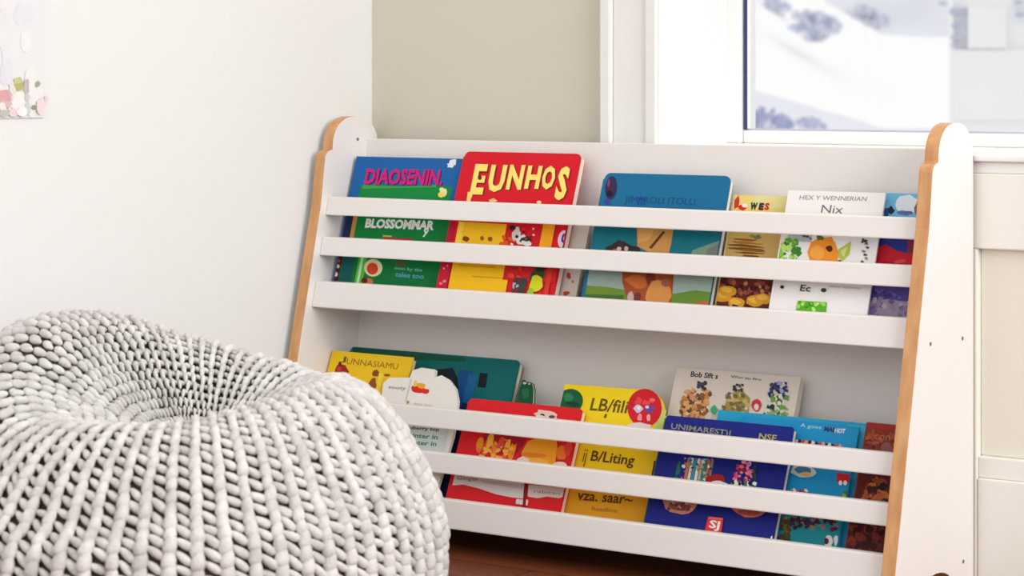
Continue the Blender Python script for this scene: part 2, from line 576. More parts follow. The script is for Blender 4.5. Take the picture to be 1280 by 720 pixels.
class Book:
    """hard book leaning in the rack; local axes: a right, b up the cover, c out of the front cover"""
    def __init__(self, label, TL, TR, db, s, zb, rgb, t=0.014, rc=0.0, outline=None, back=None, spine=None, group=None):
        n = Vector((0, -1, s)).normalized()
        o = Vector((0, -db, zb))
        p0 = hit(TL[0], TL[1], n, o); p1 = hit(TR[0], TR[1], n, o)
        ea = Vector((1, 0, 0))        # books stand square on the shelf board
        ztop = (p0.z + p1.z) / 2
        p0.y += (ztop - p0.z) * s; p0.z = ztop
        p1.y += (ztop - p1.z) * s; p1.z = ztop
        eb = n.cross(ea).normalized()
        if eb.z < 0: eb = -eb
        self.w = (p1 - p0).length
        # bottom edge rests on the shelf board; lowest bottom corner touches
        low = min(p0.z, p1.z)
        back_drop = n.z * (t) 
        self.h = (low - zb - 0.0008) / eb.z
        org = p0 - eb * self.h
        if p0.z > p1.z:
            self.h_ = self.h
        # lift so the back lower edge (lower than the front edge when leaning) is on the board
        self.org = org
        R = Matrix((ea, eb, n)).transposed()
        self.R = R
        self.n = n
        self.o = empty('book', org, R)
        self.Minv = (Matrix.Translation(org) @ R.to_4x4()).inverted()
        tag(self.o, label, 'book', group or 'picture books in the slatted bookcase')
        self.m = MB()
        self.layer = 0
        self.step = 1.0
        self.cm = mat(rgb, 0.45, 0.03, 40, spec=0.18, key='cover')
        self.t = t
        w, h = self.w, self.h
        c = 0.0022
        sh = t * n.z / max(eb.z, 0.2)      # back board starts higher so nothing sinks into the shelf
        b0 = 0.0
        if outline:
            ol = [self.loc(x, y) for x, y in outline]
            ol = [(p[0], p[1]) for p in ol] + [(w, b0), (0, b0)]
        else:
            ol = rounded(0, b0, w, h, rc)
        self.ol = ol
        self.m.prism(ol, -c, 0, self.cm)
        if outline:
            cx = sum(p[0] for p in ol) / len(ol); cy = sum(p[1] for p in ol) / len(ol)
            pl = [(cx + (x-cx)*0.965, cy + (y-cy)*0.975) for x, y in ol]
            bl = ol
            pl = [(x, max(y, sh * 0.6)) for x, y in pl]
            bl = [(x, max(y, sh)) for x, y in ol]
        else:
            ins = 0.0025
            pl = rounded(0.001, sh * 0.6 + 0.001, w - ins, h - ins, max(0, rc - ins))
            bl = rounded(0.0004, sh, w - ins - 0.0004, h - ins - 0.0002, max(0, rc - ins))
        mb = MB(); mb.prism(pl, -t + c, -c, M_PAGE); mb.build('page_block', self.o)
        mb = MB(); mb.prism(bl, -t, -t + c, mat(back or rgb, 0.45, 0.03, 40, spec=0.18, key='cover')); mb.build('back_cover', self.o)
        if not outline:
            mb = MB(); mb.box((-0.0016, rc + sh, -t), (0, h - rc, 0.0), mat(spine or back or rgb, 0.45, 0.03, 40, spec=0.18, key='cover')); mb.build('spine', self.o)

    def loc(self, px, py):
        p = hit(px, py, self.n, self.org)
        return self.Minv @ p

    def _c(self):
        self.layer += self.step
        return 0.00015 + 0.00003 * self.layer

    def clampv(self, q):
        return (min(max(q[0], 0.0008), self.w - 0.0008), min(max(q[1], 0.0008), self.h - 0.0004))

    def poly(self, rgb, pts, clamp=True):
        c = self._c()
        v = []
        for p in pts:
            q = self.loc(*p)
            q = self.clampv(q) if clamp else (q[0], q[1])
            v.append((q[0], q[1], c))
        self.m.face(v, mat(rgb, 0.45, 0.06, 60, spec=0.18, key='ink'))
        return self

    def band(self, rgb, x0, x1, y0, y1, lean=0.19, tilt=0.06):
        """upright parallelogram in picture terms: x0..x1 given at y0"""
        d = (y1 - y0) * lean; e = (x1 - x0) * tilt
        return self.poly(rgb, [(x0, y0), (x1, y0 + e), (x1 - d, y1 + e), (x0 - d, y1)])

    def ell(self, rgb, cx, cy, rx, ry, rot=0, n=18, j=0.0, clamp=True):
        rnd = random.Random(int(cx * 31 + cy * 17))
        r = math.radians(rot)
        pts = []
        for i in range(n):
            a = 2 * math.pi * i / n
            k = 1 + rnd.uniform(-j, j)
            x, y = rx * k * math.cos(a), ry * k * math.sin(a)
            pts.append((cx + x * math.cos(r) - y * math.sin(r), cy + x * math.sin(r) + y * math.cos(r)))
        return self.poly(rgb, pts, clamp)

    def text(self, rgb, s, x0, y0, x1, y1, h, bold=0.02, lean=0.2, wave=0.0):
        """baseline (x0,y0)-(x1,y1), letters h tall"""
        vs, fs = glyphs(s, bold)
        c = self._c()
        out = []
        for u, v in vs:
            x = x0 + (x1 - x0) * u + v * h * lean
            y = y0 + (y1 - y0) * u - v * h + wave * math.sin(u * math.pi)
            q = self.loc(x, y)
            q = self.clampv(q)
            out.append((q[0], q[1], c))
        self.m.add(out, fs, mat(rgb, 0.45, 0.04, 60, spec=0.18, key='ink'))
        return self

    def dots(self, cols, x0, x1, y0, y1, n, r0, r1, seed=1, lean=0.19, tilt=0.06, clip=True):
        rnd = random.Random(seed)
        self.step = 0.2
        for i in range(n):
            u, v = rnd.random(), rnd.random()
            y = y0 + (y1 - y0) * v + (x1 - x0) * u * tilt
            x = x0 + (x1 - x0) * u - (y1 - y0) * v * lean
            self.ell(rnd.choice(cols), x, y, rnd.uniform(r0, r1), rnd.uniform(r0, r1) * 0.9, rnd.uniform(0, 90), 7, 0.25)
        self.step = 1.0
        return self

    def done(self):
        o = self.m.build('front_cover', self.o)
        return self.o


ZU, ZL = 0.3175, 0.0465
GU, GL = 'picture books on the upper tier', 'picture books on the lower tier'
BLK, WHT = (34, 28, 34), (240, 238, 234)

# ---- upper tier, left to right
b = Book('blue and green picture book with magenta title, leftmost on the upper tier', (447, 195), (580.3, 199), 0.121, 0.31, ZU, (28, 98, 168), t=0.012, group=GU)
b.poly((10, 138, 62), [(451, 233), (470, 230), (505, 233), (540, 231), (566, 234), (558, 262), (446, 256)])
b.poly((60, 160, 80), [(453, 231), (500, 233), (545, 231), (545, 234), (453, 236)])
b.text((60, 20, 80), 'DIAOSENIN.', 456, 231.5, 553, 233, 20, 0.05)
b.text((205, 32, 122), 'DIAOSENIN.', 455, 230.5, 552, 232, 20, 0.035)
b.ell((226, 232, 240), 566, 203, 4, 5, 0, 10, .4).ell((226, 232, 240), 564, 207, 5, 3, 0, 10, .4)
b.ell((236, 232, 170), 554, 240, 5, 6, 0, 10, .3).ell((250, 220, 90), 551, 244, 4, 3, 0, 10, .3)
b.band((0, 128, 58), 430, 590, 266, 306)
b.band((30, 40, 72), 432, 444, 266, 302).band((196, 140, 70), 443, 448, 266, 300)
b.text(WHT, 'BLOSSOMMAR', 456, 285, 542, 288, 12, 0.05).text(WHT, 'y', 528, 296, 535, 297, 9, 0.03)
b.band((196, 44, 36), 479, 516, 296.5, 300).band((190, 190, 80), 479, 490, 294, 296)
b.band((0, 120, 58), 418, 590, 312, 375)
b.band((76, 28, 30), 419, 430, 314, 362).band((20, 92, 92), 431, 446, 314, 362).band((90, 196, 60), 450, 460, 318, 362)
b.ell((236, 220, 200), 420, 343, 2.6, 3).ell((220, 200, 190), 423, 333, 2, 2.5).ell((190, 60, 60), 424, 326, 2, 2)
b.band((200, 240, 190), 452, 455, 322, 354)
b.ell((238, 226, 184), 467, 335, 11.5, 11).ell((226, 70, 36), 466, 336, 7, 7.5).ell((220, 120, 60), 460, 352, 7, 4).ell((110, 30, 30), 456, 351, 4, 4)
b.text((150, 60, 50), 'KAMI', 495, 332, 506, 333, 5, 0.02).text((110, 190, 180), 'mon by the', 493, 338, 528, 341, 5, 0.03).text((90, 170, 190), 'tales too', 494, 346, 530, 349, 6, 0.03)
b.done()

b = Book('tall red picture book with big yellow title on the upper tier', (582, 189), (727, 192.5), 0.137, 0.37, ZU, (214, 22, 40), t=0.017, rc=0.008, group=GU)
Y = (250, 226, 118)
for ch, x0, x1, y, h in (('E', 587, 603, 243, 38), ('U', 608, 628, 240, 34), ('N', 632, 651, 237, 31), ('H', 655, 673, 236, 29), ('O', 675, 691, 237, 30), ('S', 692, 706, 250, 42)):
    b.text((120, 30, 20), ch, x0 + 1, y + 1, x1 + 1.5, y + 1.5, h, 0.06)
    b.text(Y, ch, x0, y, x1, y + 0.4, h, 0.045)
b.poly(Y, [(585, 240), (592, 240), (588, 252), (583, 254)])
b.ell((236, 200, 120), 616, 251, 5, 2.5, 0, 9, .3).ell((250, 226, 150), 674, 253, 3, 2).ell((120, 20, 20), 600, 222, 2.5, 3)
b.band((182, 24, 50), 561, 570, 278, 316)
b.band((242, 192, 24), 574, 634, 277, 316)
b.band((252, 214, 70), 574, 581, 277, 316)
b.ell((120, 66, 26), 583, 299, 4, 3.5, 0, 9, .3).ell((150, 96, 20), 603, 298, 2.5, 3).ell((140, 90, 20), 613, 299, 3, 3)
b.dots([(210, 40, 40), (230, 90, 30), (200, 24, 40)], 628, 645, 286, 306, 14, 2, 4, 3)
b.ell((210, 214, 210), 646, 293, 6, 9, 20, 12, .3).ell((40, 40, 44), 641, 285, 4, 3, 0, 9, .3).ell((226, 228, 226), 654, 300, 8, 6, 10, 12, .3)
b.ell((30, 60, 52), 658, 299, 6, 3.5, 0, 9, .3).ell((232, 232, 232), 660, 305, 5, 3).dots([WHT, (60, 20, 30), (214, 60, 40)], 640, 672, 284, 312, 14, 1.2, 2.6, 8)
b.band((244, 170, 30), 680, 695, 279, 318)
b.ell((226, 214, 234), 704, 299, 6, 11, 12).ell((92, 52, 140), 705, 298, 2.8, 6, 12).ell((232, 226, 240), 706, 298, 1, 3, 12)
b.band((242, 190, 22), 568, 640, 322, 376)
b.band((220, 160, 20), 575, 620, 331, 333).band((214, 150, 14), 590, 630, 345, 346.5)
b.band((196, 24, 60), 556, 566, 322, 372).dots([(240, 120, 160), (230, 170, 180)], 556, 563, 332, 358, 5, 1.2, 2.2, 5)
b.band((206, 32, 36), 634, 700, 322, 350).dots([(230, 70, 40), (190, 20, 40)], 636, 655, 334, 346, 8, 2, 3.5, 6)
b.band((70, 62, 60), 644, 660, 347, 378).dots([(170, 170, 190), (120, 40, 60), (40, 36, 44)], 644, 655, 349, 372, 10, 1.6, 3, 9)
b.ell((58, 74, 40), 672, 344, 8, 12, 20, 12, .25).ell((214, 216, 36), 671, 355, 8, 11, 25, 12, .2).ell((150, 200, 50), 664, 366, 5, 6, 0, 10, .3).ell((50, 50, 40), 676, 336, 7, 4, 0, 9, .3)
b.band((212, 60, 40), 686, 692, 336, 378)
b.done()

b = Book('narrow strip of a white book with small red spots half behind the red book', (610, 270), (738, 277), 0.114, 0.37, ZU, (226, 220, 208), t=0.01, group=GU)
b.ell((214, 70, 60), 711, 345, 3, 3.5, 0, 9, .3).ell((190, 80, 50), 708, 367, 4.5, 3, -20, 9, .3).ell((216, 140, 110), 716, 352, 1.6, 2)
b.done()

b = Book('teal picture book with an orange animal, middle of the upper tier', (757, 215), (914, 221), 0.137, 0.36, ZU, (20, 108, 152), t=0.015, rc=0.009, group=GU)
b.ell((44, 44, 84), 764, 235, 7.5, 15, 6).ell((74, 34, 60), 762, 238, 4.5, 9, 6).ell((20, 20, 44), 762, 242, 4, 4).ell((130, 60, 110), 761, 229, 1.6, 5, 6).ell((60, 70, 150), 759, 252, 4, 4)
b.text((16, 72, 124), 'JIMPROLI ITOLLI', 780, 256, 868, 259, 11, 0.0).text((26, 60, 150), 'm', 797, 256, 806, 256.5, 9, 0.02)
b.band((14, 112, 126), 742, 912, 279, 332)
b.ell((44, 36, 38), 781, 316, 24, 12, 6, 16, .15).ell((52, 40, 40), 775, 305, 8, 5, 0, 10, .3).ell((220, 190, 180), 774, 311, 3, 2.4).ell((210, 180, 160), 783, 311, 2.6, 3).ell((190, 90, 80), 769, 313, 3, 2)
b.poly((206, 148, 80), [(796, 283), (842, 286), (839, 306), (836, 318), (812, 316), (797, 308)])
b.poly((224, 166, 96), [(798, 286), (818, 287), (812, 300), (798, 304)])
b.poly((96, 58, 30), [(829, 289), (832, 290), (815, 311), (811, 310)])
b.poly((120, 146, 130), [(866, 313), (905, 301), (902, 330), (860, 330)]).poly((112, 122, 116), [(884, 312), (905, 305), (903, 328), (880, 328)])
b.poly((146, 166, 156), [(738, 328), (901, 336), (896, 370), (733, 362)])
b.poly((104, 138, 48), [(734, 357), (760, 359), (790, 364), (796, 390), (728, 384)]).poly((96, 134, 46), [(838, 368), (870, 363), (898, 366), (892, 392), (836, 392)])
b.poly((66, 108, 40), [(732, 368), (780, 369), (780, 392), (730, 388)])
b.poly((158, 74, 34), [(779, 332), (843, 336), (842, 352), (839, 390), (790, 388), (783, 370), (778, 352)])
b.ell((190, 104, 44), 797, 352, 14, 8, 10, 12, .2).ell((120, 46, 30), 814, 349, 7, 9, 0, 10, .3).ell((206, 140, 72), 823, 368, 16, 18, 10, 14, .1).ell((196, 170, 170), 789, 372, 4, 8, 0, 10, .2).ell((110, 50, 60), 797, 371, 4, 5, 0, 10, .3).ell((150, 90, 70), 833, 354, 6, 5)
b.poly((190, 96, 60), [(862, 381), (880, 376), (893, 378), (892, 388), (860, 388)])
b.done()

b = Book('narrow food picture book with yellow top between the teal and white books', (919, 243), (986, 246), 0.122, 0.37, ZU, (234, 208, 126), t=0.011, group=GU)
b.poly((226, 216, 150), [(944, 244), (984, 246), (980, 262), (940, 258)])
b.ell((196, 60, 40), 921, 254, 3, 8, 10, 9, .3).ell((220, 40, 36), 928, 260, 5, 4, 0, 9, .3).ell(WHT, 931, 257, 3.5, 2.4)
b.text((30, 60, 50), 'W', 937, 262, 946, 262.5, 9, 0.08).text((60, 40, 60), 'E', 948, 262.5, 954, 263, 9, 0.08).text((196, 40, 60), 'S', 955, 262.5, 961, 263, 9, 0.06)
b.band((206, 172, 104), 910, 980, 284, 332)
rnd = random.Random(4)
for i in range(16):
    y = 298 + i * 2.1 + rnd.uniform(-1, 1); x = 908 + rnd.uniform(0, 18)
    b.ell(rnd.choice([(150, 96, 36), (176, 120, 50), (126, 76, 28), (216, 178, 96), (140, 90, 30)]), x + 20, y + rnd.uniform(-1, 2), rnd.uniform(10, 22), rnd.uniform(1, 1.9), 4, 10, .3)
b.ell((110, 130, 70), 948, 297, 4, 3, 0, 9, .4).ell((130, 150, 80), 940, 295, 3, 2)
b.dots([(90, 46, 20), (190, 130, 50), (120, 66, 24)], 905, 966, 318, 326, 20, 1.5, 3, 3)
b.band((104, 44, 34), 896, 975, 338, 396)
b.dots([(176, 96, 60), (80, 28, 30), (150, 70, 70), (196, 140, 100), (60, 24, 26)], 905, 970, 350, 370, 44, 2, 4.5, 5)
for x, y in ((904, 371), (921, 379), (944, 377), (910, 364), (955, 374)):
    b.ell((226, 160, 44), x, y, 11, 7, 8, 12, .12).ell((242, 190, 70), x - 1, y - 1.5, 7, 3.5, 8, 10, .15)
b.dots([(54, 24, 22), (90, 40, 30)], 900, 962, 381, 388, 10, 1.5, 3, 7)
b.done()

b = Book('white picture book with an orange fruit and green caterpillar on the cover', (987, 238), (1107, 241), 0.138, 0.37, ZU, (238, 236, 236), t=0.009, group=GU)
b.text((150, 146, 150), 'HEX Y WENNERIAN', 999, 249.5, 1083, 251.5, 5.5, 0.01).text((110, 108, 112), 'Nix', 1026, 266, 1053, 267, 10, 0.0)
b.band((176, 190, 200), 986, 1016, 290, 301).dots([(120, 110, 110), (90, 84, 84)], 1002, 1016, 294, 298, 8, 1.4, 2.6, 4)
b.dots([(130, 196, 60), (90, 160, 50), (170, 214, 90), (60, 130, 50), (190, 224, 120)], 976, 1003, 298, 326, 46, 2, 5, 6)
b.ell((236, 146, 44), 1029, 315, 19, 18, 0, 18, .05).poly((236, 146, 44), [(1024, 298), (1040, 296), (1046, 312), (1048, 332), (1010, 330)]).ell((244, 166, 70), 1022, 316, 9, 9)
b.ell((92, 110, 40), 1025, 297, 5, 3.5, 0, 9, .3).ell((86, 34, 24), 1037, 311, 4.5, 3.8, 0, 10, .2)
b.poly((176, 190, 76), [(1048, 312), (1064, 302), (1062, 318), (1054, 326), (1048, 322)]).poly((210, 214, 130), [(1050, 314), (1060, 308), (1055, 322)]).ell((140, 40, 30), 1050, 327, 2.4, 2)
for i in range(7):
    b.ell((130, 128, 130) if i % 2 else (70, 66, 66), 1082 - i * .6 + (i % 3) * 2, 301 + i * 4.4, 2.6, 1.3, 20, 8, .4)
b.text((70, 66, 70), 'k', 1077, 304, 1086, 304.5, 6, 0.02)
b.ell((40, 40, 40), 978, 359, 2.5, 2.2).text((70, 70, 72), 'Ec', 1000, 364, 1013, 365, 8, 0.02).ell((60, 60, 56), 1030, 363, 3.5, 2.6).text((170, 168, 170), 'nancy teammix', 1036, 360, 1076, 363, 4, 0.0)
b.poly((88, 170, 36), [(998, 376), (1034, 378), (1033, 392), (1022, 393), (1014, 391), (995, 391)])
b.dots([(150, 214, 80), (60, 140, 30), (190, 230, 130)], 999, 1032, 377, 390, 18, 1.5, 3, 5)
b.done()

b = Book('blue, red and purple picture book against the right side panel, rightmost on the upper tier', (1107, 241), (1168, 243), 0.124, 0.37, ZU, (112, 188, 226), t=0.012, group=GU)
b.ell((222, 230, 240), 1134, 256, 14, 13, 0, 14, .1).ell((40, 40, 70), 1113, 263, 5, 5, 0, 9, .3).ell((50, 80, 150), 1108, 266, 3, 6).ell((120, 90, 100), 1146, 262, 4, 9, 0, 9, .3).ell((90, 110, 170), 1132, 266, 9, 3, 0, 9, .3)
b.band((44, 54, 142), 1100, 1170, 290, 320)
b.poly((204, 30, 46), [(1098, 308), (1108, 306), (1122, 314), (1136, 317), (1150, 313), (1146, 340), (1093, 338)]).poly((130, 50, 70), [(1134, 300), (1160, 300), (1158, 316), (1134, 317)]).ell((226, 70, 70), 1125, 327, 8, 2.5, -10).ell((180, 20, 36), 1112, 330, 10, 3, 10)
b.band((86, 74, 150), 1092, 1160, 345, 410)
b.poly((156, 138, 166), [(1088, 376), (1110, 374), (1138, 378), (1134, 402), (1082, 400)])
b.dots([(180, 166, 186), (120, 104, 150), (146, 126, 150), (104, 90, 150)], 1090, 1138, 372, 394, 30, 2, 4.5, 8)
b.dots([(110, 96, 170), (70, 60, 130)], 1094, 1138, 362, 372, 10, 2, 4, 9)
b.done()

# ---- lower tier
b = Book('large dark teal book behind the yellow book, left on the lower tier', (440, 431), (650, 453), 0.151, 0.43, ZL, (10, 112, 112), t=0.015, rc=0.007, back=(16, 84, 62), group=GL)
b.poly((14, 92, 70), [(441, 432), (520, 440), (580, 447), (582, 452), (520, 450), (442, 440)])
b.poly((18, 84, 152), [(574, 462), (592, 464), (584, 500), (578, 530), (566, 528), (572, 480)]).poly((26, 104, 160), [(586, 468), (598, 470), (582, 522), (574, 520)])
b.poly((16, 24, 40), [(600, 466), (610, 467), (607, 485), (597, 484)])
b.poly((20, 34, 44), [(546, 462), (566, 460), (572, 472), (574, 488), (562, 480), (548, 478)]).poly((30, 50, 60), [(542, 474), (552, 466), (556, 470), (538, 484)])
b.done()

b = Book('yellow picture book with a red apple peeking over the pouf, leftmost on the lower tier', (417, 438), (517, 447), 0.195, 0.43, ZL, (240, 198, 32), t=0.012, group=GL)
b.text((150, 110, 30), 'UNNASIAMU', 433, 455, 497, 462, 7.5, 0.0).text((120, 96, 40), 'J', 424, 453, 432, 454, 8, 0.0)
b.ell((160, 36, 34), 427, 464, 9, 8, 0, 12, .15).ell((200, 60, 50), 424, 461, 3, 3).ell((90, 40, 30), 425, 455, 2, 3).ell((200, 190, 150), 428, 470, 4, 2)
b.ell((140, 76, 30), 470, 467, 6, 4, 0, 9, .3).ell((150, 90, 30), 484, 469, 4, 1.6).ell((150, 76, 34), 466, 482, 5, 9, 10, 10, .25).ell((190, 110, 40), 460, 486, 4, 5).ell((120, 60, 30), 470, 492, 4, 4).ell((196, 140, 60), 450, 480, 4, 3, 0, 9, .3).ell((214, 150, 70), 444, 476, 3, 3)
b.band((252, 216, 60), 474, 480, 466, 512)
b.done()

b = Book('white die-cut board book with a round-topped outline and teal text beside the pouf', (474, 462), (577, 474), 0.2055, 0.43, ZL, (236, 232, 226), t=0.006,
         outline=[(466, 540), (474, 520), (479, 479), (487, 472), (512, 472), (516, 463), (527, 459.5), (544, 462), (543, 472), (552, 469), (561, 474), (569, 485), (572, 500), (570, 520), (566, 545)], group=GL)
b.poly((206, 202, 196), [(513, 474), (515, 474), (508, 502), (506, 502)], False)
b.text((150, 146, 146), 'sooty', 485, 487, 507, 489, 5, 0.02)
b.ell((214, 44, 30), 521, 487, 7, 5, 10, 10, .25, False).ell((240, 170, 40), 526, 482, 6, 3.5, 10, 10, .25, False).ell((214, 50, 36), 531, 489, 5, 3.5, 0, 10, .25, False).ell((236, 200, 90), 519, 480, 2.6, 4, 0, 9, .3, False)
b.text((190, 180, 170), 'little bites', 518, 506, 541, 509, 3, 0.0).ell((190, 140, 60), 510, 503, 2, 2, 0, 8, .2, False)
b.band((212, 222, 216), 500, 566, 528, 570)
for y in (537.5, 546.5, 555):
    b.text((60, 84, 84) if y < 540 else (66, 136, 126), 'suberry top' if y < 540 else 'winter in', 508 - (y - 537) * .1, y, 549 - (y - 537) * .2, y + 3, 5.5, 0.03)
b.band((236, 226, 224), 480, 570, 572, 640)
b.done()

b = Book('navy book showing only its left edge behind the red lower book', (579, 503), (690, 514), 0.184, 0.43, ZL, (36, 46, 92), t=0.012, group=GL)
b.done()

b = Book('dark green die-cut board book with a spiky top behind the red lower book', (640, 474), (669, 478), 0.165, 0.43, ZL, (20, 84, 52), t=0.008,
         outline=[(638, 520), (646, 500), (650, 484), (653, 475.5), (656, 475), (658, 481), (661, 477), (664, 478), (666, 486), (665, 505), (662, 520)], group=GL)
b.ell((200, 206, 190), 656, 479, 2, 1.6, 0, 8, .3, False).ell((190, 196, 180), 661.5, 480, 1.6, 1.4, 0, 8, .3, False).ell((36, 110, 70), 657, 492, 5, 7, 0, 10, .2, False)
b.done()

b = Book('red picture book with a golden creature on the cover, left of the yellow die-cut book', (588, 496), (728, 513), 0.202, 0.43, ZL, (220, 28, 36), t=0.015, rc=0.005, group=GL)
b.ell((226, 206, 196), 683, 519, 15, 6, 8, 14, .2).ell((90, 60, 60), 678, 519, 3, 2).ell((120, 70, 60), 690, 521, 4, 2).ell((236, 226, 220), 675, 522, 6, 3)
b.poly((170, 24, 40), [(604, 540), (660, 545), (652, 560), (640, 572), (606, 560)])
fl = [(600, 556), (606, 562), (612, 554), (618, 564), (626, 556), (634, 560), (640, 566)]
for i, (x, y) in enumerate(fl):
    b.ell([(240, 150, 40), (226, 80, 60), (246, 190, 60)][i % 3], x, y, 4, 12, 15, 12, .25)
b.dots([(240, 110, 70), (246, 190, 70), (226, 70, 70)], 598, 645, 548, 572, 26, 1.5, 3.5, 3)
b.poly((240, 162, 34), [(652, 566), (660, 552), (676, 545), (696, 546), (697, 562), (694, 580), (672, 588), (656, 584)]).ell((246, 184, 60), 672, 578, 17, 6, 6, 12, .2).ell((228, 130, 30), 668, 569, 16, 3, 4).ell((236, 120, 40), 702, 566, 8, 8, 0, 12, .2).ell((226, 66, 60), 711, 560, 5, 10, 8, 10, .2)
b.ell((238, 228, 214), 654, 577, 8, 6, 0, 12, .2).ell((236, 226, 216), 700, 582, 8, 5, 0, 12, .2).ell((236, 226, 216), 645, 582, 6, 4)
b.poly((222, 218, 216), [(569, 592), (660, 600), (658, 624), (640, 622), (620, 618), (600, 611), (580, 606), (566, 607)])
b.text((120, 90, 90), 'Ginger', 571, 601, 598, 603, 6, 0.0)
b.poly((200, 196, 194), [(600, 600), (655, 606), (654, 612), (606, 604)])
b.poly((224, 216, 210), [(661, 606), (713, 611), (710, 622), (700, 623), (684, 621), (672, 623), (660, 621)]).text((150, 100, 90), 'rabitan', 668, 616, 700, 619, 4, 0.0)
b.poly((226, 218, 214), [(646, 624), (661, 625), (660, 632), (645, 630)])
b.poly((150, 20, 34), [(656, 603), (660, 603), (657, 640), (653, 640)])
b.done()

b = Book('yellow die-cut board book with a red balloon corner and brown handwriting', (706, 480), (838, 493), 0.184, 0.43, ZL, (244, 216, 26), t=0.010,
         outline=[(700, 520), (706, 480), (750, 483), (786, 486), (796, 486.5), (806, 486), (817, 490), (825, 499), (828, 511), (827, 517), (834, 521), (826, 560)], group=GL)
b.band((242, 204, 30), 700, 840, 540, 600).band((236, 168, 38), 690, 840, 604, 690)
b.band((200, 214, 110), 822, 838, 512, 556)
b.ell((20, 92, 56), 713, 501, 16, 15, 0, 18, .02, True).ell((40, 130, 80), 711, 497, 7, 5, 20, 12, .2).ell((20, 60, 44), 716, 505, 9, 3, 10)
b.text((104, 84, 26), 'LB/fili', 737, 513, 783, 517, 16, 0.015, 0.25).ell((110, 90, 30), 757, 520, 1.6, 3, 20)
b.ell((212, 28, 44), 806, 510, 21.5, 24, 0, 24, .0, False)
b.dots([(240, 110, 110), (232, 70, 80)], 794, 822, 494, 504, 8, 2, 4, 3).ell((206, 200, 236), 798, 511, 5.5, 5, 0, 10, .2, False).ell((120, 70, 150), 812, 512, 7, 5, 10, 10, .3, False).ell(WHT, 799, 510, 2.4, 2.6, 0, 9, .1, False).ell((226, 214, 240), 809, 509, 2.4, 2, 0, 9, .1, False).ell((240, 150, 150), 800, 522, 3, 5, 0, 10, .2, False).ell((244, 170, 160), 811, 522, 2.4, 4, 0, 10, .2, False)
b.ell((230, 222, 222), 800, 533, 14, 5, 4, 12, .2, False).ell((90, 84, 84), 800, 537, 5, 2, 0, 9, .2, False)
b.text((96, 66, 20), 'B/Liting', 737, 580, 791, 586, 17, 0.015, 0.25).text((116, 80, 30), 'ij', 727, 583, 731, 584, 22, 0.0)
b.text((96, 62, 20), 'vza. saar~', 721, 625, 790, 631, 9, 0.015).text((170, 116, 40), 'headline', 740, 638, 772, 641, 5, 0.0)
b.band((90, 40, 60), 818, 821, 576, 598)
b.done()

b = Book('cream book with three small drawn creatures standing behind the navy book', (848, 458), (1001, 473), 0.1575, 0.43, ZL, (228, 218, 206), t=0.018, group=GL)
b.text((70, 62, 62), 'Bob Sift s', 863, 471, 897, 474, 7, 0.03).text((120, 110, 110), 'Wug zu Eru', 913, 473, 951, 477, 4, 0.03)
b.dots([(206, 140, 76), (150, 96, 50), (226, 170, 110), (176, 120, 60), (110, 76, 44), (226, 150, 110)], 856, 889, 486, 524, 90, 2, 5, 3)
b.dots([(60, 56, 70), (70, 76, 110)], 872, 884, 478, 486, 12, 2, 3.4, 4)
b.poly((170, 150, 80), [(914, 492), (926, 486), (938, 498), (936, 516), (904, 514), (908, 502)]).dots([(140, 120, 60), (206, 180, 120), (110, 110, 70), (226, 206, 170)], 908, 938, 492, 516, 40, 1.8, 4, 5).dots([(60, 60, 80), (90, 90, 70)], 916, 932, 480, 488, 12, 1.4, 2.6, 6)
b.ell((206, 60, 70), 946, 507, 6, 8, 0, 10, .1).ell((236, 220, 220), 946, 509, 3, 4)
b.dots([(60, 120, 60), (110, 160, 70), (40, 60, 60), (150, 180, 120), (226, 222, 216)], 962, 988, 494, 522, 50, 1.8, 4, 7).dots([(60, 66, 110), (40, 44, 60), (150, 170, 226)], 964, 986, 478, 494, 26, 1.8, 3.6, 8)
b.ell((70, 170, 130), 893, 513, 5, 6, 0, 9, .2)
b.done()

b = Book('bright cyan book with its long top edge showing behind the navy book', (900, 511), (1084, 531), 0.170, 0.43, ZL, (36, 164, 210), t=0.010, group=GL)
b.poly((70, 184, 224), [(1060, 531), (1083, 533), (1078, 600), (1052, 600)])
b.done()

b = Book('blue picture book with rows of small figures to the right of the navy book', (930, 519), (1074, 535), 0.1825, 0.43, ZL, (28, 146, 200), t=0.010, group=GL)
b.text((180, 214, 236), 'A goes', 1000, 535, 1026, 538, 6, 0.0).text((50, 46, 100), 'MAD', 1030, 539, 1046, 541, 6, 0.05).text((226, 226, 236), 'HOT', 1043, 541, 1056, 542, 6, 0.04)
rnd = random.Random(3)
for i in range(15):
    x = 991 + i * 4.2; y = 553 + i * 0.55
    b.ell([(40, 30, 44), (230, 214, 200), (60, 30, 40), (206, 60, 60), (226, 160, 110)][i % 5], x, y, 2.6, 5, 8, 9, .2)
    b.ell([(226, 190, 170), (40, 36, 50)][i % 2], x + 1, y + 4, 2, 3, 0, 8, .2)
b.ell((200, 206, 196), 1004, 589, 16, 8, 6, 14, .1).ell((60, 120, 160), 1004, 588, 11, 5, 6, 12, .1).ell((214, 180, 120), 1008, 593, 7, 3, 0, 9, .3)
b.poly((206, 36, 44), [(1047, 591), (1067, 594), (1064, 604), (1046, 604)]).ell(WHT, 1051, 604, 2.4, 3).ell(WHT, 1057, 604, 2.4, 3)
b.ell((160, 180, 44), 1058, 620, 5, 4).ell((70, 120, 60), 1058, 616, 3, 3)
b.dots([(236, 170, 200), (206, 50, 60), (250, 226, 230), (150, 40, 90)], 990, 1016, 612, 622, 26, 1.4, 2.8, 5)
b.poly((24, 142, 152), [(984, 640), (1058, 648), (1050, 700), (972, 690)])
